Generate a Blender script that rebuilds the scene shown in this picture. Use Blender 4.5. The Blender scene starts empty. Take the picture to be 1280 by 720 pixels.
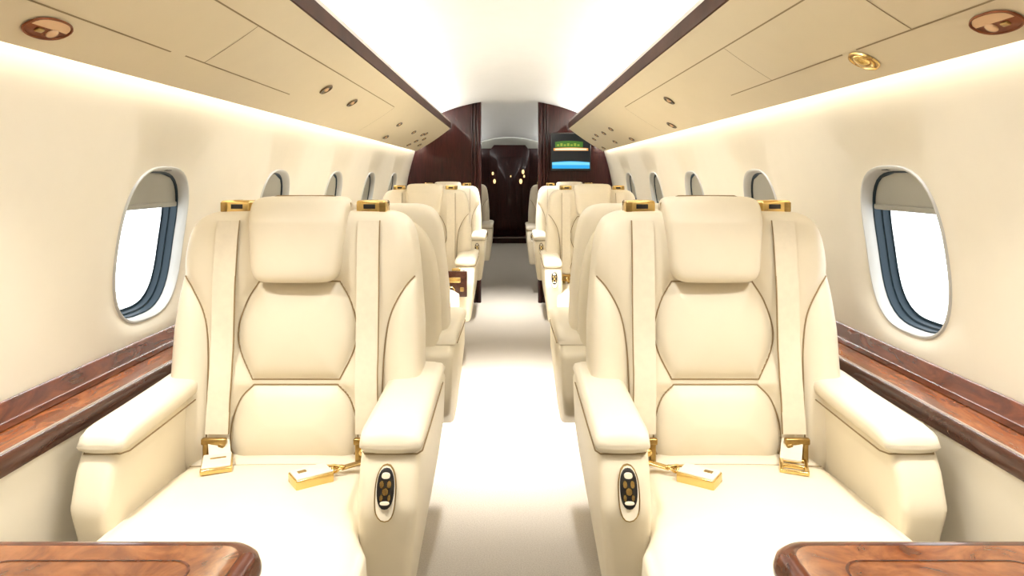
import bpy, bmesh, math, random
import numpy as np
from mathutils import Vector, Matrix
random.seed(7)
PI = math.pi
SC = bpy.context.scene
COL = SC.collection

# ------------------------------------------------------------------ camera
CAMZ = 1.165
cd = bpy.data.cameras.new('camera'); cam = bpy.data.objects.new('camera', cd); COL.objects.link(cam)
cam.location = (0, 0, CAMZ); cam.rotation_euler = (PI/2, 0, 0)
cd.lens = 24.0; cd.sensor_width = 36.0
cd.shift_x = 3/1280; cd.shift_y = -140/1280
cd.clip_start = 0.02
SC.camera = cam

# ------------------------------------------------------------------ world, exposure
SC.view_settings.view_transform = 'Standard'
SC.view_settings.look = 'None'
SC.view_settings.gamma = 1.0
SC.view_settings.exposure = 0.13
SC.view_settings.use_curve_mapping = False
w = bpy.data.worlds.new('sky'); SC.world = w; w.use_nodes = True
w.node_tree.nodes['Background'].inputs[0].default_value = (0.93, 0.97, 1.0, 1)
w.node_tree.nodes['Background'].inputs[1].default_value = 3.2

# ------------------------------------------------------------------ lights
def area(name, loc, rot, sx, sy, power, color=(1, 1, 1), spread=PI):
    d = bpy.data.lights.new(name, 'AREA'); d.shape = 'RECTANGLE'
    d.size = sx; d.size_y = sy; d.energy = power; d.color = color; d.spread = spread
    o = bpy.data.objects.new(name, d); COL.objects.link(o)
    o.location = loc; o.rotation_euler = rot
    return o
WARM = (1.0, 0.97, 0.9)
COVE, WASH = 52, 22
for s in (-1, 1):
    # cove strips on top of the overhead bins, shining on the ceiling
    area('cove_light', (s*0.66, 2.7, 1.625), (PI, s*0.25, 0), 0.10, 7.4, COVE, (1, 0.99, 0.96))
    # wall wash strips behind the outer edge of the bins
    area('wall_wash_light', (s*0.847, 2.7, 1.450), (0, 0, 0), 0.016, 7.4, WASH, (.97, .98, 1.0))
# downlights in the ceiling above the aisle
for y, p, sp in ((3.35, 27, 70), (6.0, 9, 70), (1.0, 5, 120)):
    area('aisle_light', (0, y, 1.855), (0, 0, 0), 0.10, 0.5, p, (1, 0.98, 0.95), math.radians(sp))
# reading lights in the bins above the nearest seats
for x, y, tx, ty in ((-.775, 1.155, -.52, 1.22), (.775, 1.10, .51, 1.22)):
    d = Vector((tx, ty, .5))-Vector((x, y, 1.40))
    area('reading_lamp', (x*.985, y, 1.395), d.to_track_quat('-Z', 'Y').to_euler(), .03, .06, 2.5, (1, .96, .88), math.radians(100))
for s in (-1, 1): area('lounge_fill_light', (s*0.71, 9.3, 1.61), (PI, s*.3, 0), .08, 5.6, 22, (1, .98, .95))  # unseen fill lamps, added to brighten the far lounge ceiling

# ------------------------------------------------------------------ materials
def nt(name):
    m = bpy.data.materials.new(name); m.use_nodes = True
    return m, m.node_tree, m.node_tree.nodes['Principled BSDF']
def coords(t, scale=(1, 1, 1), rot=(0, 0, 0), which='Object'):
    c = t.nodes.new('ShaderNodeTexCoord'); mp = t.nodes.new('ShaderNodeMapping')
    mp.inputs['Scale'].default_value = scale; mp.inputs['Rotation'].default_value = rot
    t.links.new(c.outputs[which], mp.inputs[0]); return mp.outputs[0]
def noise(t, vec, scale, detail=4, rough=.55, dist=0):
    n = t.nodes.new('ShaderNodeTexNoise'); n.inputs['Scale'].default_value = scale
    n.inputs['Detail'].default_value = detail; n.inputs['Roughness'].default_value = rough
    n.inputs['Distortion'].default_value = dist
    t.links.new(vec, n.inputs['Vector']); return n.outputs['Fac']
def ramp(t, fac, stops):
    r = t.nodes.new('ShaderNodeValToRGB'); e = r.color_ramp.elements
    while len(e) < len(stops): e.new(0.5)
    for k, (p, c) in zip(e, stops): k.position = p; k.color = (*c, 1)
    t.links.new(fac, r.inputs[0]); return r.outputs[0]
def bump(t, b, fac, strength, dist=.002):
    n = t.nodes.new('ShaderNodeBump'); n.inputs['Strength'].default_value = strength
    n.inputs['Distance'].default_value = dist
    t.links.new(fac, n.inputs['Height']); t.links.new(n.outputs[0], b.inputs['Normal'])

def plain(name, col, rough=.5, metal=0, coat=0, var=.03, nscale=12):
    m, t, b = nt(name)
    v = coords(t); f = noise(t, v, nscale)
    c = ramp(t, f, [(.3, tuple(max(0, x*(1-var)) for x in col)), (.7, tuple(min(1, x*(1+var)) for x in col))])
    t.links.new(c, b.inputs['Base Color'])
    b.inputs['Roughness'].default_value = rough; b.inputs['Metallic'].default_value = metal
    b.inputs['Coat Weight'].default_value = coat; b.inputs['Coat Roughness'].default_value = .06
    return m
def leather(name, col, rough=.42):
    m, t, b = nt(name)
    v = coords(t); f = noise(t, v, 7, 3)
    c = ramp(t, f, [(.3, tuple(x*.975 for x in col)), (.7, tuple(min(1, x*1.02) for x in col))])
    t.links.new(c, b.inputs['Base Color']); b.inputs['Roughness'].default_value = rough
    b.inputs['Specular IOR Level'].default_value = .4
    vo = t.nodes.new('ShaderNodeTexVoronoi'); vo.inputs['Scale'].default_value = 420
    t.links.new(v, vo.inputs['Vector'])
    bump(t, b, vo.outputs['Distance'], .12, .0006)
    return m
def wood(name, dark, mid, light, rough=.22, scale=(9, 2.2, 9), coat=.35):
    m, t, b = nt(name)
    v = coords(t, scale)
    f = noise(t, v, 2.6, 9, .62, 1.8)
    c = ramp(t, f, [(.28, dark), (.5, mid), (.72, light)])
    t.links.new(c, b.inputs['Base Color']); b.inputs['Roughness'].default_value = rough
    b.inputs['Coat Weight'].default_value = coat; b.inputs['Coat Roughness'].default_value = .04
    b.inputs['Specular IOR Level'].default_value = .3
    return m

M = {}
M['leather'] = leather('cream_leather', (.80, .72, .565))
M['leather_shaded'] = leather('cream_leather_shaded', (.79, .705, .535))  # same cream leather, with the shade of the sides mixed into its colour
M['seam'] = plain('seam_thread', (.30, .21, .10), .8)
M['belt'] = plain('belt_webbing', (.82, .74, .59), .75, nscale=60)
M['gold'] = plain('polished_gold', (.78, .56, .22), .18, 1.0, var=.08, nscale=30)
M['gold_dark'] = plain('aged_gold', (.40, .27, .10), .3, 1.0, var=.2, nscale=60)
M['wall'] = plain('sidewall_cream', (.79, .73, .605), .6, var=.01)
M['bin'] = plain('bin_beige', (.70, .605, .42), .5, var=.01)
M['bin_seam'] = plain('bin_seam', (.28, .21, .11), .8)
M['ceiling'] = plain('ceiling_white', (.84, .85, .86), .6, var=.01)
M['carpet'] = None
M['burl'] = wood('burl_walnut', (.06, .014, .004), (.22, .062, .017), (.36, .12, .035))
M['burl_table'] = wood('burl_table', (.09, .020, .005), (.25, .075, .020), (.38, .135, .04), scale=(5, 5, 5), coat=.8, rough=.15)
M['mahogany'] = wood('mahogany_edge', (.035, .008, .003), (.095, .020, .007), (.16, .036, .012))
M['dark_wood'] = wood('dark_bulkhead_wood', (.014, .003, .003), (.032, .007, .006), (.055, .012, .010), scale=(14, 14, 1.3), rough=.28, coat=.3)
M['dark_trim'] = wood('dark_trim_wood', (.03, .01, .006), (.055, .018, .01), (.08, .028, .016))
M['frame'] = plain('window_frame_white', (.54, .54, .51), .35)
M['recess'] = plain('window_recess_navy', (.008, .028, .045), .55)
M['shade'] = plain('window_shade_grey', (.34, .33, .28), .5)
M['lip'] = plain('bin_lip_wood', (.055, .020, .011), .6, var=.3, nscale=5)
for m_ in (M['lip'], M['dark_wood']): m_.node_tree.nodes['Principled BSDF'].inputs['Specular IOR Level'].default_value = .15
M['fitting'] = plain('dark_brass', (.13, .085, .035), .35, .6, var=.2)
M['black'] = plain('black_plastic', (.012, .010, .009), .3)
M['lens'] = plain('amber_lens', (.78, .52, .30), .25)
M['bronze'] = plain('bronze_recess', (.22, .06, .013), .4, .4, var=.2)
M['silver'] = plain('silver_lip', (.45, .38, .33), .4, .5)

m, t, b = nt('carpet'); M['carpet'] = m
v = coords(t); f = noise(t, v, 240, 3)
t.links.new(ramp(t, f, [(.3, (.48, .43, .36)), (.7, (.62, .57, .50))]), b.inputs['Base Color'])
b.inputs['Roughness'].default_value = .95; bump(t, b, f, .5, .004)

m = bpy.data.materials.new('window_glass'); m.use_nodes = True; t = m.node_tree
for n in list(t.nodes): t.nodes.remove(n)
o_ = t.nodes.new('ShaderNodeOutputMaterial'); mx_ = t.nodes.new('ShaderNodeMixShader'); tr = t.nodes.new('ShaderNodeBsdfTransparent')
gl = t.nodes.new('ShaderNodeBsdfGlossy'); gl.inputs['Roughness'].default_value = .03
mx_.inputs[0].default_value = .05
t.links.new(tr.outputs[0], mx_.inputs[1]); t.links.new(gl.outputs[0], mx_.inputs[2])
t.links.new(mx_.outputs[0], o_.inputs[0]); M['glass'] = m

def emitter(name, col, strength):
    m, t, b = nt(name); b.inputs['Base Color'].default_value = (0, 0, 0, 1)
    b.inputs['Emission Color'].default_value = (*col, 1); b.inputs['Emission Strength'].default_value = strength
    b.inputs['Roughness'].default_value = .3
    return m
M['scr_black'] = emitter('screen_black', (.004, .008, .012), 1)
M['scr_blue'] = emitter('screen_blue', (.02, .42, .85), 1)
M['scr_blue2'] = emitter('screen_pale_blue', (.20, .70, .95), 1)
M['scr_orange'] = emitter('screen_orange', (1, .42, .10), 1)
M['scr_white'] = emitter('screen_warm_white', (1, .88, .62), 1)
M['scr_green'] = emitter('screen_green', (.05, .17, .02), 1)
M['scr_lime'] = emitter('screen_lime', (.32, .42, .05), 1)
M['lamp_glow'] = emitter('sconce_glow', (1, .72, .30), 1.6)

# ------------------------------------------------------------------ mesh helpers
def link(name, me, mat, parent=None, angle=40):
    o = bpy.data.objects.new(name, me); COL.objects.link(o)
    if mat: me.materials.append(M[mat] if isinstance(mat, str) else mat)
    for p in me.polygons: p.use_smooth = True
    me.set_sharp_from_angle(angle=math.radians(angle))
    if parent: o.parent = parent
    return o
def pyd(name, verts, faces, mat, parent=None, mx=1, angle=40):
    if mx < 0:
        verts = [(-x, y, z) for x, y, z in verts]; faces = [tuple(reversed(f)) for f in faces]
    me = bpy.data.meshes.new(name); me.from_pydata([tuple(v) for v in verts], [], faces); me.validate(); me.update()
    return link(name, me, mat, parent, angle)
def frombm(name, bm, mat, parent=None, mx=1, angle=40):
    if mx < 0:
        for v in bm.verts: v.co.x = -v.co.x
        bmesh.ops.reverse_faces(bm, faces=bm.faces[:])
    bmesh.ops.recalc_face_normals(bm, faces=bm.faces[:])
    me = bpy.data.meshes.new(name); bm.to_mesh(me); bm.free()
    return link(name, me, mat, parent, angle)
def add_box(bm, c, s, rot=None, bev=0, seg=3):
    r = bmesh.ops.create_cube(bm, size=1)
    vs = r['verts']; mt = Matrix.Translation(c) @ (rot.to_4x4() if rot else Matrix()) @ Matrix.Diagonal((*s, 1))
    if bev:
        bmesh.ops.transform(bm, matrix=Matrix.Diagonal((*s, 1)), verts=vs)
        es = list({e for v in vs for e in v.link_edges})
        g = bmesh.ops.bevel(bm, geom=es, offset=bev, segments=seg, affect='EDGES', profile=.5)
        vs = list({v for f in g['faces'] for v in f.verts} | {v for v in vs if v.is_valid})
        # all verts of this island
        seen = set(vs); st = list(vs)
        while st:
            a = st.pop()
            for e in a.link_edges:
                q = e.other_vert(a)
                if q not in seen: seen.add(q); st.append(q)
        vs = list(seen)
        mt = Matrix.Translation(c) @ (rot.to_4x4() if rot else Matrix())
    bmesh.ops.transform(bm, matrix=mt, verts=vs)
    return vs
def box(name, c, s, mat, parent=None, mx=1, rot=None, bev=0, seg=3):
    bm = bmesh.new(); add_box(bm, c, s, rot, bev, seg); return frombm(name, bm, mat, parent, mx)
def prism(name, poly, axis, a0, a1, mat, parent=None, mx=1, bev=0, seg=3, taper=None):
    """poly of 2-D points extruded along axis 'x' (poly=(y,z)) or 'y' (poly=(x,z)) or 'z' (poly=(x,y))"""
    def P(p, a):
        return {'x': (a, p[0], p[1]), 'y': (p[0], a, p[1]), 'z': (p[0], p[1], a)}[axis]
    bm = bmesh.new()
    v0 = [bm.verts.new(P(p, a0)) for p in poly]; v1 = [bm.verts.new(P(p, a1)) for p in poly]
    bm.faces.new(v0); bm.faces.new(v1[::-1])
    n = len(poly)
    for i in range(n): bm.faces.new((v0[i], v1[i], v1[(i+1) % n], v0[(i+1) % n]))
    bmesh.ops.recalc_face_normals(bm, faces=bm.faces[:])
    if bev: bmesh.ops.bevel(bm, geom=bm.edges[:], offset=bev, segments=seg, affect='EDGES', profile=.5)
    if taper:
        for v in bm.verts: v.co = Vector(taper(*v.co))
    return frombm(name, bm, mat, parent, mx)
def tube(name, pts, r, mat, parent=None, mx=1, n=8, closed=False):
    pts = [Vector(p) for p in pts]; V = []; F = []; m_ = len(pts); up = Vector((0, 0, 1))
    for i, p in enumerate(pts):
        a = pts[(i-1) % m_] if closed or i else pts[0]; c = pts[(i+1) % m_] if closed or i < m_-1 else pts[-1]
        tn = (c-a).normalized()
        s_ = tn.cross(up)
        if s_.length < .1: s_ = tn.cross(Vector((1, 0, 0)))
        s_.normalize(); q = s_.cross(tn)
        for k in range(n):
            th = 2*PI*k/n; V.append(p + s_*(r*math.cos(th)) + q*(r*math.sin(th)))
    for i in range(m_ if closed else m_-1):
        j = (i+1) % m_
        for k in range(n): F.append((i*n+k, i*n+(k+1) % n, j*n+(k+1) % n, j*n+k))
    if not closed: F += [tuple(range(n))[::-1], tuple((m_-1)*n+k for k in range(n))]
    return pyd(name, V, F, mat, parent, mx, 60)
def segdist(X, Z, lines):
    d = np.full(X.shape, 9.0)
    for ln in lines:
        for (ax, az), (bx, bz) in zip(ln[:-1], ln[1:]):
            vx, vz = bx-ax, bz-az; L = vx*vx+vz*vz+1e-12
            tt = np.clip(((X-ax)*vx+(Z-az)*vz)/L, 0, 1)
            d = np.minimum(d, np.hypot(X-ax-tt*vx, Z-az-tt*vz))
    return d
def smooth(pts, n=10):
    """Catmull-Rom"""
    out = []
    P = [np.array(p, float) for p in pts]; P = [2*P[0]-P[1]] + P + [2*P[-1]-P[-2]]
    for i in range(1, len(P)-2):
        for k in range(n):
            t = k/n; a, b_, c, d = P[i-1:i+3]
            out.append(tuple(.5*((2*b_)+(c-a)*t+(2*a-5*b_+4*c-d)*t*t+(-a+3*b_-3*c+d)*t**3)))
    out.append(tuple(P[-2])); return out
def pillow(name, wl, wr, v0, v1, T, Tb, mapf, mat, parent=None, mx=1, disp=None, nu=60, nv=60, p=6, q=5, qv=None):
    """closed cushion: outline from half widths wl(v), wr(v) between v0 and v1, front thickness T, back Tb"""
    qv = qv or q
    def sp(n): 
        s = np.linspace(-1, 1, n); return .45*s + .55*np.sin(s*PI/2)
    U, Vv = np.meshgrid(sp(nu), sp(nv))
    vc = (v0+v1)/2 + Vv*(v1-v0)/2
    shr = np.clip(1-np.abs(Vv)**p, 0, 1)**(1/p)
    shr = np.maximum(shr, .0)
    WL = np.vectorize(wl)(vc); WR = np.vectorize(wr)(vc)
    X = np.where(U < 0, U*WL, U*WR)*shr
    # keep the middle line free of pinching on asymmetric pads
    th = np.clip(1-np.abs(U)**q, 0, 1)**(1/q)*np.clip(1-np.abs(Vv)**qv, 0, 1)**(1/qv)
    F = T*th
    if disp is not None: F = F + disp(X, vc)*th
    B = -Tb*th
    verts = []; faces = []
    for A in (F, B):
        for j in range(nv):
            for i in range(nu): verts.append(mapf(X[j, i], vc[j, i], A[j, i]))
    N = nu*nv
    for j in range(nv-1):
        for i in range(nu-1):
            a = j*nu+i; faces.append((a, a+1, a+nu+1, a+nu)); a += N; faces.append((a, a+nu, a+nu+1, a+1))
    if mx < 0: verts = [(-x, y, z) for x, y, z in verts]
    bm = bmesh.new(); vs = [bm.verts.new(v) for v in verts]
    for f in faces: bm.faces.new([vs[k] for k in f])
    bmesh.ops.remove_doubles(bm, verts=bm.verts[:], dist=1e-5)
    bmesh.ops.dissolve_degenerate(bm, edges=bm.edges[:], dist=1e-6)
    return frombm(name, bm, mat, parent, 1, 75)
def empty(name, loc=(0, 0, 0), rz=0, label=None, cat=None, group=None, kind=None):
    o = bpy.data.objects.new(name, None); COL.objects.link(o); o.location = loc; o.rotation_euler = (0, 0, rz)
    o.empty_display_size = .1
    return tag(o, label, cat, group, kind)
def tag(o, label=None, cat=None, group=None, kind=None):
    if label: o['label'] = label
    if cat: o['category'] = cat
    if group: o['group'] = group
    if kind: o['kind'] = kind
    return o
def copy_tree(o, parent=None):
    kids = [c for c in bpy.data.objects if c.parent == o]
    c = o.copy(); COL.objects.link(c); c.parent = parent
    for k in kids: copy_tree(k, c)
    return c

# ------------------------------------------------------------------ cabin shell
Y0, YB, YE = -1.3, 6.29, 12.3
WP = [(.66, .985), (.80, .982), (.95, .970), (1.10, .945), (1.25, .912), (1.39, .872), (1.52, .838), (1.66, .80)]
def wallx(z):
    zs = [a for a, _ in WP]; return float(np.interp(z, *zip(*WP_S)))
WP_S = smooth(WP, 8)
WZ0, WZ1 = .66, 1.66
WZC, WHH, WHW, WN = .98, .205, .170, 2.9
WIN = {-1: [1.875+.93*k for k in range(5)], 1: [1.70+.93*k for k in range(5)]}
def sup(ang, a, b, n=WN):
    c, s = math.cos(ang), math.sin(ang)
    r = (abs(c/a)**n + abs(s/b)**n)**(-1/n)
    return r*c, r*s
WO = .016
def wall(side):
    bm = bmesh.new(); zs = list(np.linspace(WZ0, WZ1, 25))
    P = .93
    def V(y, z, o=0): return bm.verts.new((side*(wallx(z)+o), y, z))
    cells = WIN[side]
    for yc in cells:
        rect = [(yc-P/2+P*k/16, WZ0) for k in range(16)] + [(yc+P/2, z) for z in zs[:-1]] + \
               [(yc+P/2-P*k/16, WZ1) for k in range(16)] + [(yc-P/2, z) for z in zs[:0:-1]]
        prev = None
        for k in range(15):
            tt = (k/14)**1.3; ring = []
            for (y, z) in rect:
                an = math.atan2((z-WZC), (y-yc)); wy, wz = sup(an, WHW, WHH)
                ring.append(V(yc+wy*(1-tt)+(y-yc)*tt, WZC+wz*(1-tt)+(z-WZC)*tt, WO*math.exp(-(tt*5.5)**2)))
            if prev:
                for i in range(len(ring)):
                    j = (i+1) % len(ring); bm.faces.new((prev[i], prev[j], ring[j], ring[i]))
            prev = ring
    for ya, yb in ((Y0, cells[0]-P/2), (cells[-1]+P/2, YE)):
        for za, zb in zip(zs[:-1], zs[1:]):
            bm.faces.new((V(ya, za), V(yb, za), V(yb, zb), V(ya, zb)))
    # dado panel below the ledge
    x = .872
    for (xa, za), (xb, zb) in (((x, 0), (x, .655)), ((x, .655), (.985, .66))):
        bm.faces.new([bm.verts.new(q) for q in ((side*xa, Y0, za), (side*xa, YE, za), (side*xb, YE, zb), (side*xb, Y0, zb))])
    bmesh.ops.remove_doubles(bm, verts=bm.verts[:], dist=1e-5)
    o = frombm('wall_left' if side < 0 else 'wall_right', bm, 'wall'); return tag(o, kind='structure')
for s in (-1, 1): wall(s)

def ringmesh(name, side, rings, yc, mat, parent, N=56, cap=False):
    """rings: (scale, offset outward)"""
    V = []; F = []
    for sc_, off in rings:
        for k in range(N):
            dy, dz = sup(2*PI*k/N, WHW*sc_, WHH*sc_ + (0))
            z = WZC+dz; V.append((side*(wallx(z)+off+WO), yc+dy, z))
    for r in range(len(rings)-1):
        for k in range(N): F.append((r*N+k, r*N+(k+1) % N, (r+1)*N+(k+1) % N, (r+1)*N+k))
    if cap:
        c = len(V); V.append((side*(wallx(WZC)+rings[-1][1]+WO), yc, WZC)); r = len(rings)-1
        for k in range(N): F.append((r*N+k, r*N+(k+1) % N, c))
    return pyd(name, V, F, mat, parent, angle=50)
wn = 0
for side in (-1, 1):
    for k, yc in enumerate(WIN[side]):
        wn += 1
        e = empty('window_%d' % wn, (0, 0, 0), kind='structure')
        ringmesh('window_frame', side, [(1.035, .001), (1.02, -.005), (1.00, -.005), (.985, .000), (.970, .012), (.965, .022)], yc, 'frame', e)
        ringmesh('window_recess', side, [(.965, .022), (.945, .024), (.940, .042), (.915, .044), (.905, .060), (.87, .061)], yc, 'recess', e)
        ringmesh('pane', side, [(.90, .058), (.44, .058)], yc, 'glass', e, cap=True)
        # pull-down shade, partly lowered
        cut = 1.075 if k == 0 else .99
        V = []; F = []; n1, n2 = 24, 8
        ztop = WZC+WHH*.94
        for off in (.028+WO, .033+WO):
            for j in range(n2+1):
                z = cut+(ztop-cut)*j/n2
                hw = WHW*.942*max(0, 1-((z-WZC)/(WHH*.942))**WN)**(1/WN)
                for i in range(n1+1):
                    V.append((side*(wallx(z)+off), yc-hw+2*hw*i/n1, z))
        q = (n1+1)*(n2+1)
        for j in range(n2):
            for i in range(n1):
                a = j*(n1+1)+i; F += [(a, a+1, a+n1+2, a+n1+1), (q+a, q+a+n1+1, q+a+n1+2, q+a+1)]
        for i in range(n1): F.append((i, q+i, q+i+1, i+1))
        pyd('window_shade', V, F, 'shade', e)
        if k == 0:
            bm = bmesh.new(); add_box(bm, (side*(wallx(cut)+.025+WO), yc, cut+.008), (.008, .30, .014), bev=.003); frombm('shade_rail', bm, 'shade', e)
            box('shade_latch', (side*(wallx(1.185)+.006+WO), yc+.02, WZC+WHH*.99), (.012, .03, .007), 'black', e, bev=.002)

# ceiling
def ceilz(x):
    R = 1.70; return 1.868 - R + math.sqrt(R*R-x*x)
V = []; F = []
xs = np.linspace(-.83, .83, 41)
for y in (Y0, YE):
    for x in xs: V.append((x, y, ceilz(x)))
for i in range(40): F.append((i, i+1, 41+i+1, 41+i))
tag(pyd('ceiling', V, F, 'ceiling'), kind='structure')
tag(box('floor', (0, (Y0+YE)/2, -.02), (1.75, YE-Y0, .04), 'carpet'), kind='structure')
tag(box('wall_back', (0, Y0-.02, .95), (2.0, .04, 1.9), 'wall'), kind='structure')

# ledge along each sidewall
for s, side in ((-1, 'left'), (1, 'right')):
    e = empty('side_ledge', (0, 0, 0), label='glossy burl walnut ledge running along the %s cabin wall under the windows' % side, cat='ledge')
    prof = [(.984, .727), (.978, .731), (.972, .727), (.960, .700), (.955, .697), (.950, .699), (.947, .694), (.944, .690), (.984, .680)]
    prism('back_rail', prof, 'y', Y0+.01, YB-.04, 'mahogany', e, mx=s)
    prism('shelf', [(.960, .689), (.882, .684), (.882, .664), (.960, .664)], 'y', Y0+.01, YB-.04, 'burl', e, mx=s)
    nose = [(.884, .664), (.8805, .683), (.876, .6855), (.871, .683), (.866, .676), (.8655, .650), (.871, .647), (.875, .652), (.875, .664)]
    prism('nosing', nose, 'y', Y0+.01, YB-.04, 'dark_trim', e, mx=s)
    box('edge_highlight', (.878, 2.4, .6858), (.006, 7.3, .0015), 'silver', e, mx=s)  # thin silver strip standing in for the highlight along the nosing

# overhead bins
SEAMS = {-1: [(.744, .5, .744, 1.50), (.741, 1.56, .741, 2.30), (.608, .6, .608, 3.6), (.61, 1.655, .74, 1.655), (.61, 3.62, .80, 3.62)],
         1: [(.746, .5, .746, 1.47), (.746, 1.53, .746, 2.30), (.608, .6, .608, 3.6), (.61, 1.265, .745, 1.265), (.61, 1.94, .745, 1.94), (.61, 3.62, .80, 3.62)]}
UX0, UZ0, UX1, UZ1 = .53, 1.589, .835, 1.386
def under(x):
    t = (x-UX0)/(UX1-UX0); return UZ0+(UZ1-UZ0)*t - .010*math.sin(PI*t)
def und_frame(x, y, s):
    """matrix: local x along the slope (outboard), local y = cabin axis, local z = out of the panel (down/inboard)"""
    h = .002; dz = (under(x+h)-under(x-h))/(2*h)
    a = Vector((s*1, 0, dz)).normalized(); b_ = Vector((0, 1, 0))
    n = Vector((-s*abs(dz), 0, -1)).normalized()
    if s > 0: pass
    o_ = n*.002
    mtx = Matrix(((a.x, b_.x, n.x, s*x+o_.x), (a.y, b_.y, n.y, y), (a.z, b_.z, n.z, under(x)+o_.z), (0, 0, 0, 1)))
    return mtx
for s, side in ((-1, 'left'), (1, 'right')):
    e = empty('overhead_bin', (0, 0, 0), label='long beige overhead bin along the %s side of the ceiling with dark wood lip' % side, cat='overhead bin')
    ux = list(np.linspace(UX0, UX1, 13))
    poly = [(x, under(x)) for x in ux] + [(.838, 1.392), (.80, 1.45), (.795, 1.60), (.56, 1.60), (.545, 1.66), (.535, 1.655), (.535, 1.64)]
    prism('bin_shell', poly, 'y', Y0+.005, 6.10, 'bin', e, mx=s)
    prism('wood_lip', [(.524, 1.590), (.536, 1.588), (.536, 1.638), (.524, 1.638)], 'y', Y0+.01, 6.10, 'lip', e, mx=s)
    prism('silver_lip', [(.526, 1.638), (.538, 1.638), (.540, 1.662), (.534, 1.662)], 'y', Y0+.01, 6.10, 'silver', e, mx=s)
    # panel joints
    def seam(xa, ya, xb, yb):
        n = 6; V = []; F = []; wdt = .0016
        for k in range(n+1):
            t_ = k/n; x = xa+(xb-xa)*t_; y = ya+(yb-ya)*t_
            dx, dy = (0, wdt) if abs(xb-xa) > abs(yb-ya) else (wdt, 0)
            for sg in (-1, 1): V.append((s*(x+sg*dx), y+sg*dy, under(x+sg*dx)-.0008))
        for k in range(n): F.append((2*k, 2*k+1, 2*k+3, 2*k+2))
        pyd('panel_joint', V, F, 'bin_seam', e)
    for sm in SEAMS[s]: seam(*sm)


# ------------------------------------------------------------------ fixtures in the bin undersides
def place(e, x, y, s):
    e.matrix_world = und_frame(x, y, s) @ Matrix.Diagonal((s, 1, 1, 1)) if False else und_frame(x, y, s)
    return e
def oval(a, b, n=2.6, N=40):
    return [sup(2*PI*k/N, a, b, n) for k in range(N)]
def disc(name, a, b, z0, z1, mat, parent, n=2.6, off=(0, 0), lip=.0):
    N = 40; V = []; F = []
    rings = [(1, z0), (1, z1-.001), (.96, z1), (0.001, z1)]
    for sc_, z in rings:
        for (x, y) in oval(a, b, n, N): V.append((off[0]+x*sc_, off[1]+y*sc_, z))
    for r in range(3):
        for k in range(N): F.append((r*N+k, r*N+(k+1) % N, (r+1)*N+(k+1) % N, (r+1)*N+k))
    return pyd(name, V, F, mat, parent)
def bezel(name, a, b, wd, h, mat, parent, n=2.6, off=(0, 0)):
    N = 40; V = []; F = []
    for sc_, z in ((0, 0), (.25, h), (.75, h), (1, 0)):
        for (x, y) in oval(a-wd*sc_, b-wd*sc_, n, N): V.append((off[0]+x, off[1]+y, z))
    for r in range(3):
        for k in range(N): F.append((r*N+k, r*N+(k+1) % N, (r+1)*N+(k+1) % N, (r+1)*N+k))
    return pyd(name, V, F, mat, parent)
def big_light(x, y, s, label, a=.028, b=.052):
    e = empty('reading_light', label=label, cat='reading light', group='large reading lights'); place(e, x, y, s)
    bezel('bezel', a, b, .004, .003, 'bronze', e, 2.3)
    disc('lamp_recess', a*.9, b*.92, -.001, .0008, 'bronze', e, 2.3)
    # pale half lens on the inboard side
    N = 20; V = [(-.001, -b*.84, .0018), (-.001, b*.84, .0018)]; pts = [sup(PI/2+PI*k/N, a*.82, b*.84, 2.3) for k in range(N+1)]
    V = [(px_*1-.002, py_, .0018) for px_, py_ in pts]
    pyd('lens', V, [tuple(range(N+1))], 'lens', e)
    bm = bmesh.new(); bmesh.ops.create_uvsphere(bm, u_segments=16, v_segments=10, radius=.011)
    bmesh.ops.transform(bm, matrix=Matrix.Translation((.007, .018, .001)) @ Matrix.Diagonal((1, 1, .5, 1)), verts=bm.verts); frombm('eyeball', bm, 'lens', e)
    bm = bmesh.new(); add_box(bm, (.007, -.014, .002), (.009, .016, .005), bev=.0015); frombm('rocker_switch', bm, 'gold_dark', e)
def vent(x, y, s, label, r=.019, el=1.35, grp='small air vents and lights'):
    e = empty('air_vent', label=label, cat='air vent', group=grp); place(e, x, y, s)
    bezel('vent_ring', r, r*el, r*.3, .004, 'fitting', e, 2)
    disc('vent_well', r*.72, r*el*.74, -.001, .001, 'black', e, 2)
    bm = bmesh.new(); bmesh.ops.create_uvsphere(bm, u_segments=14, v_segments=8, radius=r*.42)
    bmesh.ops.transform(bm, matrix=Matrix.Diagonal((1, 1, .7, 1)), verts=bm.verts); frombm('nozzle', bm, 'lens', e)
big_light(.782, 1.155, -1, 'gold rimmed oval reading light in the left overhead bin, nearest the camera')
big_light(.785, 1.100, 1, 'gold rimmed oval reading light in the right overhead bin, at the top right corner')
# polished gold round gasper on the right
e = empty('air_gasper', label='polished gold round air outlet in the right overhead bin', cat='air outlet'); place(e, .777, 1.495, 1)
bezel('outlet_ring', .034, .038, .006, .004, 'gold', e, 2); disc('outlet_well', .029, .033, -.001, .001, 'gold_dark', e, 2)
bm = bmesh.new(); bmesh.ops.create_uvsphere(bm, u_segments=20, v_segments=12, radius=.025)
bmesh.ops.transform(bm, matrix=Matrix.Diagonal((1, 1, .45, 1)), verts=bm.verts); frombm('outlet_dome', bm, 'gold', e)
for x, y, s, l in ((.673, 2.50, -1, 'small gold framed vent under the left bin, the first past the large oval light'),
                   (.677, 2.93, -1, 'small gold framed vent under the left bin, second past the large oval light'),
                   (.672, 2.87, 1, 'small dark ringed spotlight under the right bin, inboard of the flat gold one'),
                   (.787, 3.31, 1, 'small flat gold fitting under the right bin beside the glowing wall edge')):
    vent(x, y, s, l, .027, 1.25, 'small fittings under the middle of the bins')
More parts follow.
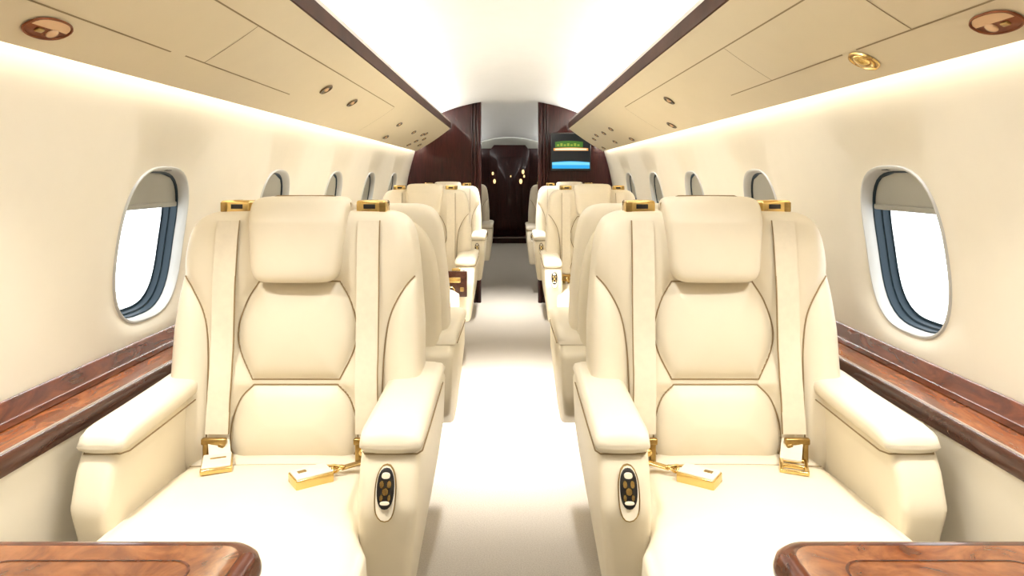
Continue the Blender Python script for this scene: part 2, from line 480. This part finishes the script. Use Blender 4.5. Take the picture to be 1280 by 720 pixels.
FAR = {-1: [(.786, 4.33), (.675, 4.17), (.682, 4.85), (.671, 5.25), (.697, 5.55), (.738, 5.38), (.79, 5.34), (.76, 5.75), (.655, 5.33)],
       1: [(.797, 4.45), (.778, 5.03), (.678, 4.56), (.683, 4.94), (.676, 5.30), (.695, 5.60), (.80, 5.80)]}
FL = {-1: ['first dark fitting of the far left cluster, beside the glowing wall edge', 'first dark fitting of the far left cluster, on its inboard side', 'inner of the middle fittings in the far left cluster',
           'dark oval in the far left cluster just outboard of the innermost one', 'last inboard fitting of the far left cluster, near the bulkhead', 'fitting at the centre of the far left cluster',
           'outermost of the far fittings under the left bin, touching the wall glow', 'fitting under the left bin closest to the dark bulkhead, outboard', 'innermost fitting of the far left cluster, nearest the dark lip'],
      1: ['first dark fitting of the far right cluster, near the glowing wall edge', 'long dark fitting in the far right cluster, further along the wall glow', 'first inboard fitting of the far right cluster', 'second inboard fitting of the far right cluster',
          'third inboard fitting of the far right cluster', 'inboard fitting under the right bin right above the screen', 'outboard fitting under the right bin closest to the bulkhead']}
for s, side in ((-1, 'left'), (1, 'right')):
    for k, (x, y) in enumerate(FAR[s]):
        vent(x, y, s, FL[s][k], .021, 1.9, 'far fittings under the %s bin' % side)

# ------------------------------------------------------------------ seats
BZ = .47
def recl(x, z, y):
    """backrest space -> seat space: reclined about its foot, y measured out of the front"""
    a = math.radians(7.0); h = z-BZ
    return (x, .055 + h*math.sin(a) - y*math.cos(a), BZ + h*math.cos(a) - 0*y*math.sin(a))
lerp = lambda x, xs, ys: float(np.interp(x, xs, ys))
PAN_A = smooth([(-.098, .912), (-.125, .865), (-.143, .80), (-.135, .745), (-.104, .680)], 6)
PAN_A = PAN_A + [(-x, z) for x, z in PAN_A[::-1]]; PAN_A.append(PAN_A[0])
PAN_B = smooth([(-.100, .668), (-.130, .635), (-.148, .58), (-.150, .53), (-.140, .50), (-.12, .487)], 6)
PAN_B = PAN_B + [(-x, z) for x, z in PAN_B[::-1]]; PAN_B.append(PAN_B[0])
WING = [smooth([(sg*.285, .930), (sg*.255, .895), (sg*.225, .835), (sg*.212, .76), (sg*.208, .66), (sg*.205, .50)], 6) for sg in (-1, 1)]
SIDE = [[(sg*.104, .680), (sg*.100, .668)] for sg in (-1, 1)]
ALLS = [PAN_A, PAN_B] + WING + SIDE
def back_w(z): return lerp(z, [.44, .50, .66, .80, .92, 1.0, 1.09], [.262, .280, .300, .298, .288, .280, .272])
def back_disp(X, Z):
    d = segdist(X, Z, ALLS)
    g = .018*(1-np.exp(-(d/.016)**1.3)) + .014*(1-np.exp(-(d/.06)**2))
    bol = .016*np.clip((np.abs(X)-.17)/.08, 0, 1)
    return g + bol
def back_surf(x, z, off=.0):
    T = .045; q = 5.5
    zc, hz = (.44+1.085)/2, (1.085-.44)/2
    th = max(0, 1-abs(x/back_w(z))**q)**(1/q)*max(0, 1-abs((z-zc)/hz)**q)**(1/q)
    d = float(back_disp(np.array([x]), np.array([z]))[0])
    return (T+d)*th + off
def strip(name, pts, hw, th, mat, parent, mx, surf, seglift=.003):
    """flat webbing following the backrest; pts = (x,z)"""
    P = []; n = 40
    for k in range(n+1):
        t_ = k/n*(len(pts)-1); i = min(int(t_), len(pts)-2); f_ = t_-i
        P.append((pts[i][0]+(pts[i+1][0]-pts[i][0])*f_, pts[i][1]+(pts[i+1][1]-pts[i][1])*f_))
    dep = [max(surf(x-hw*.8, z), surf(x, z), surf(x+hw*.8, z))+seglift for x, z in P]
    dep = [max(dep[max(0, i-2):i+3]) for i in range(len(dep))]
    V = []; F = []
    for (x, z), d in zip(P, dep):
        for sx, o_ in ((-1, 0), (-1, th), (1, th), (1, 0)): V.append(recl(x+sx*hw, z, d+o_-.002))
    for k in range(n):
        for j in range(4): F.append((4*k+j, 4*k+(j+1) % 4, 4*k+4+(j+1) % 4, 4*k+4+j))
    F += [(0, 3, 2, 1), tuple(4*n+j for j in range(4))]
    return pyd(name, V, F, mat, parent, mx, 30)

def make_seat(mx, label, group, variant):
    """origin on the floor under the seat; occupant faces -y; +x (times mx) is the aisle side"""
    ax = 0 if mx > 0 else .016
    R = empty('cabin_seat', label=label, cat='aircraft seat', group=group)
    # base
    prism('seat_base', [(-.22, -.20), (.14, -.20), (.14, .22), (-.22, .22)], 'z', .0, .30, 'leather_shaded', R, mx, bev=.02, seg=3)
    prism('seat_pan', [(-.30, .25), (.24, .27), (.24, .44), (-.34, .44)], 'x', -.25, .20, 'leather_shaded', R, mx, bev=.02)
    # arm bodies
    prof = [(-.270, .655), (-.300, .60), (-.322, .535), (-.305, .45), (-.275, .30), (-.16, .285), (.02, .36), (.19, .43), (.25, .50), (.25, .640), (.15, .660)]
    def tp(side):
        def f(x, y, z):
            k = max(0, (.55-z))*.11
            return (x-side*k if (x*side > .28) else x, y, z)
        return f
    ai = prism('inner_arm', prof, 'x', .222, .338-ax, 'leather_shaded', R, mx, bev=.018, seg=4, taper=tp(1))
    ao = prism('outer_arm', prof, 'x', -.322-ax, -.246, 'leather_shaded', R, mx, bev=.018, seg=4, taper=tp(-1))
    # arm pads: rounded, drooping over the front
    def armpad(name, xa, xb, sk):
        yy = [-.296, -.293, -.285, -.272, -.25, -.15, -.02, .08, .15, .185, .195, .198]
        top = [.650, .662, .672, .678, .681, .683, .687, .692, .690, .680, .665, .655]
        bot = [.642, .634, .630, .629, .630, .634, .642, .648, .650, .648, .650, .652]
        V = []; F = []; N = 28
        for y, zt, zb in zip(yy, top, bot):
            zc, hz = (zt+zb)/2, (zt-zb)/2
            end = min(1, ((y+.30)/.03))**.5 if y < -.27 else 1
            end = min(end, ((.20-y)/.03)**.5 if y > .17 else 1)
            w_ = (xb-xa)/2
            for k in range(N):
                dx, dz = sup(2*PI*k/N, w_*(.90+.1*end), hz, 3.2)
                V.append(((xa+xb)/2+dx + sk*(y+.05)*.0, y, zc+dz))
        for r in range(len(yy)-1):
            for k in range(N): F.append((r*N+k, r*N+(k+1) % N, (r+1)*N+(k+1) % N, (r+1)*N+k))
        F += [tuple(range(N)), tuple((len(yy)-1)*N+k for k in range(N))[::-1]]
        o = pyd(name, V, F, 'leather', R, mx, 60)
        # seam under the lip
        tube('arm_seam', [(xa+.003, .13, .642), (xa+.003, -.15, .633), (xa+.004, -.268, .6295), (xa+.012, -.287, .6305), (xb-.012, -.287, .6305), (xb-.004, -.268, .6295), (xb-.003, -.15, .633), (xb-.003, .13, .642)], .0016, 'seam', o, 1, 6) if mx > 0 else \
        tube('arm_seam', [(-a, b, c) for a, b, c in [(xa+.003, .13, .642), (xa+.003, -.15, .633), (xa+.004, -.268, .6295), (xa+.012, -.287, .6305), (xb-.012, -.287, .6305), (xb-.004, -.268, .6295), (xb-.003, -.15, .633), (xb-.003, .13, .642)]], .0016, 'seam', o, 1, 6)
        return o
    armpad('inner_arm_pad', .220, .345-ax, 0); armpad('outer_arm_pad', -.320-ax, -.226, 0)
    # seat cushion
    def cw_in(y): return lerp(y, [-.50, -.38, -.31, -.15, .08], [.268, .258, .228, .222, .215])
    def cw_out(y): return lerp(y, [-.5, -.30, 0, .1], [.268, .262, .246, .24])
    def cdisp(X, Y):
        d = segdist(X, Y, [[(-.3, -.030), (.3, -.030)]])
        d2 = segdist(X, Y, [smooth([(.158, .02), (.185, -.10), (.195, -.22), (.235, -.34), (.24, -.48)], 6), [(-.235, .02), (-.24, -.48)]])
        return .010*(1-np.exp(-(d/.014)**1.3)) + .005*(1-np.exp(-(d2/.010)**1.3)) + .006*np.cos(np.clip(X/.26, -1, 1)*PI/2)
    pillow('seat_cushion', cw_out, cw_in, -.50, .10, .065, .07, lambda x, y, f: (x, y, .425+f - max(0, -.40-y)**2*3.0), 'leather', R, mx, cdisp, 70, 90, p=9, q=7)
    cu = [o for o in bpy.data.objects if o.parent == R and o.name.startswith('seat_cushion')][0]
    tube('cushion_seam', [(mx*x, -.030, .4955+.006*math.cos(x/.26*PI/2)) for x in np.linspace(-.225, .20, 20)], .0012, 'seam', cu, 1, 5)
    # backrest
    bk = pillow('backrest', back_w, back_w, .44, 1.085, .045, .10, recl, 'leather', R, mx, back_disp, 120, 130, p=9, q=5.5)
    def seamline(pts, par, lift=.0018, r=.0019):
        q_ = []
        for x, z in pts:
            if abs(x) < back_w(z)-.006: q_.append(recl(x*1, z, back_surf(x, z)+lift))
        q_ = [(mx*a, b, c) for a, b, c in q_]
        if len(q_) > 2: tube('seam', q_, r, 'seam', par, 1, 5)
    def dens(pts):
        out = []
        for a, b in zip(pts[:-1], pts[1:]):
            n = max(1, int(math.hypot(b[0]-a[0], b[1]-a[1])/.006))
            out += [(a[0]+(b[0]-a[0])*k/n, a[1]+(b[1]-a[1])*k/n) for k in range(n)]
        return out+[pts[-1]]
    seamline(dens(PAN_A), bk); seamline(dens(PAN_B), bk)
    for w_ in WING: seamline(dens(w_), bk)
    # shell closing the back of the backrest
    pillow('back_shell', lambda z: back_w(z)*.94, lambda z: back_w(z)*.94, .42, 1.05, .05, .055,
           lambda x, z, f: recl(x, z, f-.085), 'leather_shaded', R, mx, None, 36, 40, p=5, q=4)
    # headrest
    hw = lambda z: lerp(z, [.91, .95, 1.05, 1.12], [.100, .106, .116, .119])
    pillow('headrest', hw, hw, .914, 1.120, .058, .075, lambda x, z, f: recl(x, z, f+.052 - max(0, z-1.06)*.25), 'leather', R, mx,
           lambda X, Z: .010*(1-(X/.13)**2), 70, 60, p=8, q=5.5)
    hr = [o for o in bpy.data.objects if o.parent == R and o.name.startswith('headrest')][0]
    ol = []
    for k in range(72):
        dx, dz = sup(2*PI*k/72, 1, .103, 8); z = 1.017+dz
        q_ = recl(dx*hw(z)*1.0, z, .040 - max(0, z-1.06)*.25); ol.append((mx*q_[0], q_[1], q_[2]))
    tube('headrest_piping', ol, .0022, 'seam', hr, 1, 6, True)
    # shoulder straps with gold guides at the top
    for sg in (-1, 1):
        st = [(sg*.170+.0, 1.062), (sg*.172, .90), (sg*.172, .70), (sg*.176, .56)]
        b_ = strip('shoulder_strap', st, .0265, .0035, 'belt', R, mx, back_surf)
        ed = strip('strap_edge', [(x+.0270, z) for x, z in st], .0012, .0038, 'seam', b_, mx, lambda x, z: max(back_surf(x-.04, z), back_surf(x, z), back_surf(x-.02, z)), .0033)
        # guide
        cx = sg*.168
        x_, y_, z_ = recl(cx, 1.083, .012)
        g = box('strap_guide', (x_, y_, z_+.008), (.074, .058, .036), 'gold', R, mx, bev=.006)
        box('guide_slot', (x_+(.004 if sg < 0 else -.004), y_-.0275, z_+.011), (.030, .004, .012), 'black', g, mx, bev=.0015)
        box('guide_cap', (x_+sg*.028, y_-.0285, z_+.010), (.016, .005, .024), 'gold_dark', g, mx, bev=.002)
        bm = bmesh.new(); bmesh.ops.create_cone(bm, segments=24, radius1=.013, radius2=.011, depth=.005, cap_ends=True)
        bmesh.ops.transform(bm, matrix=Matrix.Translation((x_+sg*.002, y_-.003, z_+.0245)), verts=bm.verts); frombm('guide_rosette', bm, 'gold_dark', g, mx)
        # lower fitting
        a = recl(sg*.177, .548, back_surf(sg*.177, .548)+.010)
        bm = bmesh.new()
        add_box(bm, (a[0], a[1]-.004, a[2]), (.058, .014, .016), bev=.004)
        add_box(bm, (a[0]-.018, a[1]-.004, a[2]-.030), (.014, .014, .055), bev=.004)
        add_box(bm, (a[0]+.014, a[1]-.006, a[2]-.026), (.016, .012, .045), rot=Matrix.Rotation(.25, 3, 'Y'), bev=.004)
        frombm('strap_fitting', bm, 'gold_dark' , R, mx)
        bm = bmesh.new(); bmesh.ops.create_uvsphere(bm, u_segments=14, v_segments=8, radius=.010)
        bmesh.ops.transform(bm, matrix=Matrix.Translation((a[0]+sg*-.006, a[1]-.012, a[2]-.022)), verts=bm.verts); frombm('fitting_knob', bm, 'gold', R, mx)
    # lap belt buckles lying on the cushion
    zc = .502
    def rz(a): return Matrix.Rotation(a, 3, 'Z')
    # outer: tab plate with webbing curl
    pc = (-.148, -.062)
    V = []; F = []; n = 14
    for k in range(n+1):
        t_ = k/n; x = -.195+.045*t_; y = .045-.085*t_; z = zc+.012+.030*math.sin(PI*min(1, t_*1.05))
        for o2 in (-.024, .024):
            for th in (0, .004): V.append((x+o2*.9, y+o2*.35, z+th))
    for k in range(n):
        a = 4*k
        for p_, q_ in ((0, 1), (1, 3), (3, 2), (2, 0)): F.append((a+p_, a+q_, a+4+q_, a+4+p_))
    F += [(0, 2, 3, 1), (4*n, 4*n+1, 4*n+3, 4*n+2)]
    pyd('lap_belt', V, F, 'belt', R, mx)
    if variant == 'a':
        tb = box('belt_tab', (pc[0], pc[1], zc+.014), (.066, .082, .012), 'gold', R, mx, rot=rz(.35), bev=.003)
        box('tab_cover', (pc[0]-.001, pc[1]+.001, zc+.0215), (.060, .076, .004), 'belt', tb, mx, rot=rz(.35), bev=.0015)
        box('tab_slot', (pc[0]-.002, pc[1]+.010, zc+.0243), (.034, .005, .002), 'gold_dark', tb, mx, rot=rz(.35), bev=.0005)
    else:
        rt = rz(.35)
        bm = bmesh.new()
        for dx, dy, sx, sy in ((0, .028, .058, .010), (0, -.008, .058, .009), (0, -.040, .058, .008), (-.026, -.006, .009, .075), (.026, -.006, .009, .075)):
            q_ = rt @ Vector((dx, dy, 0)); add_box(bm, (pc[0]+q_.x, pc[1]+q_.y, zc+.012), (sx, sy, .008), rot=rt, bev=.002)
        frombm('belt_frame', bm, 'gold', R, mx)
    # inner: buckle block, linkage and webbing to the arm
    an = .62; rt = rz(an); bc = Vector((.085, -.135, zc+.017))
    bb = box('buckle', bc, (.082, .056, .022), 'gold', R, mx, rot=rt, bev=.003)
    box('buckle_cover', bc+Vector((0, 0, .0118)), (.077, .051, .004), 'belt', bb, mx, rot=rt, bev=.0015)
    box('buckle_release', bc+rt @ Vector((-.018, .006, .0145)), (.018, .010, .002), 'gold_dark', bb, mx, rot=rt, bev=.0006)
    tip = bc+rt @ Vector((.042, 0, 0))
    ln = tube('buckle_link', [(mx*p.x, p.y, p.z) for p in [tip+Vector((.011*math.cos(k*PI/8)+.014, .009*math.sin(k*PI/8)+.010, .003+.004*math.sin(k))) for k in range(16)]], .0032, 'gold', R, 1, 8, True)
    tube('buckle_pin', [(mx*p.x, p.y, p.z) for p in (tip+Vector((-.020, .012, .006)), tip+Vector((.005, .016, .008)), tip+Vector((.03, .010, .006)))], .003, 'gold_dark', R, 1, 8)
    e0 = tip+Vector((.020, .014, .002)); e1 = Vector((.226, -.050, zc+.028)); dv = (e1-e0)
    box('buckle_strap', (e0+e1)/2, (dv.length, .018, .005), 'gold_dark' if variant == 'a' else 'gold', R, mx, rot=Matrix.Rotation(math.atan2(dv.y, dv.x), 3, 'Z') @ Matrix.Rotation(-math.atan2(dv.z, math.hypot(dv.x, dv.y)), 3, 'Y'), bev=.002)
    # control panel on the front face of the inner arm
    cpx = .277-ax*.6
    def face_y(z): return lerp(z, [.45, .535, .60, .655], [-.305, -.322, -.300, -.270])-.0015
    def fr(x, z, o2=0):
        return (x, face_y(z)-o2, z)
    def ovalplate(name, a, b, cz, o0, o1, mat, par, rim=None, cx_=cpx):
        N = 40; V = []; F = []
        rr = [(1, o0), (1, o1), (.93, o1+.001)] if rim is None else [(1, o0), (1, o1), (rim, o1), (rim, o0)]
        for sc_, o2 in rr:
            for k in range(N):
                dx, dz = sup(2*PI*k/N, a*sc_, b*(1-(1-sc_)*a/b), 2.4); V.append(fr(cx_+dx, cz+dz, o2))
        for r in range(len(rr)-1):
            for k in range(N): F.append((r*N+k, r*N+(k+1) % N, (r+1)*N+(k+1) % N, (r+1)*N+k))
        if rim is None: F.append(tuple((len(rr)-1)*N+k for k in range(N)))
        return pyd(name, V, F, mat, par, mx)
    cp = ovalplate('control_panel', .0195, .0480, .566, 0, .002, 'leather', R)
    ovalplate('panel_rim', .0205, .0490, .566, 0, .0032, 'gold_dark', cp, .90)
    ovalplate('button_plate', .0165, .0340, .5755, .002, .0036, 'black', cp)
    for dx, dz, a, b in ((0, .022, .008, .005), (-.007, .008, .004, .006), (.007, .008, .004, .006), (0, -.004, .006, .006), (-.007, -.014, .003, .005), (.008, -.014, .003, .005), (0, -.023, .009, .003)):
        ovalplate('button', a, b, .5755+dz, .003, .0065, 'gold' if dz < .02 and dz > -.02 else 'leather', cp, None, cpx+dx)
    return R

C1 = (-.511, .492)
sl = make_seat(1, 'nearest cream leather seat left of the aisle, cream covered buckle on its cushion', 'front pair of cabin seats', 'a')
sr = make_seat(-1, 'nearest cream leather seat right of the aisle, open gold belt frame on its cushion', 'front pair of cabin seats', 'b')
def place_seat(src, x, y, rz, label, group, low=False):
    c = copy_tree(src)
    if low:                                        # head rest pushed down, straps stowed
        for k in [k for k in bpy.data.objects if k.parent == c]:
            if k.name.startswith('strap_guide'):
                for g in [g for g in bpy.data.objects if g.parent == k]: bpy.data.objects.remove(g)
                bpy.data.objects.remove(k)
            elif k.name.startswith('headrest'): k.location.z = -.055
    c.location = (x, y, 0); c.rotation_euler = (0, 0, rz); c['label'] = label; c['group'] = group; return c
sl.location = (C1[0], 1.60, 0); sr.location = (C1[1], 1.60, 0)
place_seat(sr, -.49, 2.27, PI, 'cream seat on the left turned away, its rounded shell behind the nearest left seat', 'cabin seats facing the far end', True)
place_seat(sl, .49, 2.27, PI, 'cream seat on the right turned away, its shell behind the nearest right seat', 'cabin seats facing the far end', True)
third = place_seat(sl, -.545, 4.32, 0, 'cream seat facing the camera in the second forward facing row, left of the aisle', 'second row of seats facing the camera')
ts = third
tr_ = box('drink_tray', (.232, -.336, .535), (.130, .018, .150), 'dark_trim', ts, bev=.004)
box('tray_hinge', (.225, -.350, .560), (.07, .012, .030), 'gold', tr_, bev=.004)
tube('cup_ring', [(.200+.026*math.cos(k*PI/8), -.352, .500+.020*math.sin(k*PI/8)) for k in range(16)], .004, 'gold', tr_, 1, 6, True)
box('tray_latch', (.268, -.350, .505), (.022, .010, .024), 'gold_dark', tr_, bev=.003)
box('tray_support', (.232, -.322, .61), (.05, .02, .03), 'gold', tr_, bev=.004)
place_seat(sr, .526, 4.25, 0, 'cream seat facing the camera in the row below the screen, right of the aisle', 'second row of seats facing the camera')
place_seat(sl, -.545, 5.93, 0, 'cream seat against the dark bulkhead on the left of the aisle', 'seats against the bulkhead')
place_seat(sr, .528, 5.93, 0, 'cream seat against the dark bulkhead on the right of the aisle', 'seats against the bulkhead')
place_seat(sl, -.515, 7.25, 0, 'sliver of a seat seen through the opening, left side of the far lounge', 'seats in the far lounge')
place_seat(sr, .490, 6.95, 0, 'sliver of a seat seen through the opening, right side of the far lounge', 'seats in the far lounge')

# ------------------------------------------------------------------ bulkhead with opening
def xs_profile(x0):
    pts = [(x0, 0.0), (x0, ceilz(x0)-.001)]
    for x in np.linspace(x0, .79, 10)[1:]: pts.append((float(x), ceilz(float(x))-.001))
    for z in np.linspace(1.64, .70, 16): pts.append((wallx(float(z))-.001, float(z)))
    pts += [(.868, .64), (.868, 0.0)]
    return pts
for s, side in ((-1, 'left'), (1, 'right')):
    x0 = .262
    e = empty('bulkhead', label='dark brown glossy wooden bulkhead panel on the %s of the doorway' % side, cat='bulkhead')
    prism('bulkhead_panel', xs_profile(x0), 'y', YB, YB+.06, 'dark_wood', e, mx=s)
    for xa, xb in ((.262, .302), (.308, .330), (.338, .352)):
        prism('pilaster', [(xa, .0), (xb, .0), (xb, ceilz(xb)-.004), (xa, ceilz(xa)-.004)], 'y', YB-.03, YB, 'dark_wood', e, mx=s, bev=.008)

# ------------------------------------------------------------------ screen on the bulkhead
e = empty('monitor', (.555, 6.20, 1.385), label='small square screen showing orange and blue bands, mounted on the right bulkhead', cat='screen')
box('housing', (0, 0, 0), (.365, .035, .345), 'black', e, bev=.01)
box('mount_arm', (0, .045, 0), (.06, .06, .08), 'black', e, bev=.01)
SW, SH = .340, .318
def scr(x0, x1, z0, z1, mat, k, slant=0, nm='screen_image'):
    n = 16; V = []; F = []
    for i in range(n+1):
        t_ = i/n; x = -SW/2+SW*(x0+(x1-x0)*t_)
        bow = slant*math.sin(PI*t_)
        V.append((x, -.0176-.0004*k, -SH/2+SH*(z0))); V.append((x, -.0176-.0004*k, -SH/2+SH*(z1+bow)))
    for i in range(n): F.append((2*i, 2*i+2, 2*i+3, 2*i+1))
    pyd(nm, V, F, mat, e)
scr(0, 1, 0, 1, 'scr_black', 0); scr(0, 1, .02, .20, 'scr_blue', 1, .03); scr(0, 1, .12, .19, 'scr_blue2', 2, .02)
scr(.04, .96, .53, .60, 'scr_orange', 1, .02); scr(.08, .92, .545, .585, 'scr_white', 2, .015)
scr(.08, .82, .62, .78, 'scr_green', 1, .03)
for k in range(7): scr(.13+.09*k, .19+.09*k, .66, .71+.03*(k % 2), 'scr_lime', 2)

# ------------------------------------------------------------------ far end
for k, s in enumerate((-1, 1)):
    tag(prism('trim_%d' % (k+1), [(.60, 1.58), (.80, 1.54), (.80, 1.60), (.64, 1.60), (.63, 1.64), (.60, 1.64)], 'y', YB+.065, YE-.08, 'ceiling', None, s, bev=.005), kind='structure')  # unseen shelves, added to carry the lounge fill lamps
tag(box('wall_front', (0, YE+.05, .95), (2.0, .06, 1.9), 'shade'), kind='structure')
e = empty('galley_bulkhead', (0, YE-.02, 0), label='dark wood end wall with a door, far beyond the doorway', cat='bulkhead')
prism('end_panel', [(-.865, 0), (.865, 0), (.865, 1.35), (.50, 1.66), (-.50, 1.66), (-.865, 1.35)], 'y', -.02, .02, 'dark_wood', e)
prism('door_leaf', [(-.36, .10), (.36, .10), (.36, 1.62), (.28, 1.72), (-.28, 1.72), (-.36, 1.62)], 'y', -.06, -.02, 'dark_wood', e, bev=.01)
prism('door_panel', [(-.22, .2), (.22, .2), (.22, 1.5), (-.22, 1.5)], 'y', -.075, -.06, 'dark_wood', e, bev=.008)
box('threshold', (0, -.25, .05), (.9, .45, .10), 'dark_wood', e, bev=.01)
box('threshold_strip', (0, -.478, .098), (.9, .02, .012), 'silver', e, bev=.003)
for x, z, r, l in ((-.30, 1.21, .03, 'upper of the two glowing gold lights left of centre on the far door'), (-.27, 1.07, .04, 'lower of the two glowing gold lights left of centre on the far door'),
                   (.02, 1.16, .018, 'faintest gold light, at the centre of the far door'), (.24, 1.24, .04, 'topmost gold light on the right of the far door'),
                   (.26, 1.16, .025, 'middle gold light on the right of the far door'), (.20, 1.07, .045, 'lowest gold light on the right of the far door')):
    bm = bmesh.new(); bmesh.ops.create_uvsphere(bm, u_segments=14, v_segments=8, radius=r)
    bmesh.ops.transform(bm, matrix=Matrix.Translation((x, YE-.11, z)) @ Matrix.Diagonal((.6, .5, 1.0, 1)), verts=bm.verts)
    tag(frombm('wall_sconce', bm, 'lamp_glow'), l, 'light', 'glowing lights at the far door')

# ------------------------------------------------------------------ folding tables in the foreground
def rrect(x0, x1, y0, y1, r, n=10):
    out = []
    for cx, cy, a0 in ((x1-r, y1-r, 0), (x0+r, y1-r, PI/2), (x0+r, y0+r, PI), (x1-r, y0+r, 3*PI/2)):
        for k in range(n+1):
            a = a0+PI/2*k/n; out.append((cx+r*math.cos(a), cy+r*math.sin(a)))
    return out
for s, side, xin in ((-1, 'left', .303), (1, 'right', .322)):
    e = empty('folding_table', label='glossy brown wooden folding table leaf with rounded edge, at the bottom %s corner' % side, cat='table')
    ZT = .705
    # slab with bullnose made of stacked rounded outlines
    x1, y0, y1 = .862, .36, .872
    rings = [(.016, -.038), (.004, -.034), (0, -.026), (-.0, -.018), (.003, -.008), (.009, -.002), (.018, .001), (.026, .0005)]
    V = []; F = []; N = 44
    for ins, dz in rings:
        for (x, y) in rrect(xin+ins, x1-ins*.2, y0+ins, y1-ins, .045-ins*.5): V.append((x, y, ZT+dz))
    for r in range(len(rings)-1):
        for k in range(N): F.append((r*N+k, r*N+(k+1) % N, (r+1)*N+(k+1) % N, (r+1)*N+k))
    F += [tuple(range(N))[::-1]]
    pyd('table_edge', V, F, 'mahogany', e, s, 50)
    prism('table_top', rrect(xin+.024, x1-.006, y0+.024, y1-.024, .03), 'z', ZT-.02, ZT+.0008, 'burl_table', e, s)
    g1 = rrect(xin+.068, x1-.24, y0+.06, y1-.056, .03); g2 = rrect(xin+.071, x1-.243, y0+.063, y1-.059, .028)
    V = [(x, y, ZT+.0014) for x, y in g1]+[(x, y, ZT+.0014) for x, y in g2]
    pyd('inlay_line', V, [(k, (k+1) % N, N+(k+1) % N, N+k) for k in range(N)], 'mahogany', e, s)
    tube('leaf_hinge_bead', [(s*(x1-.225), y0+.05, ZT-.002), (s*(x1-.225), y1-.045, ZT-.002)], .006, 'mahogany', e, 1, 10)
    prism('support_arm', [(.62, .60), (.87, .52), (.87, .62), (.62, .668)], 'y', .55, .60, 'gold_dark', e, s, bev=.004)
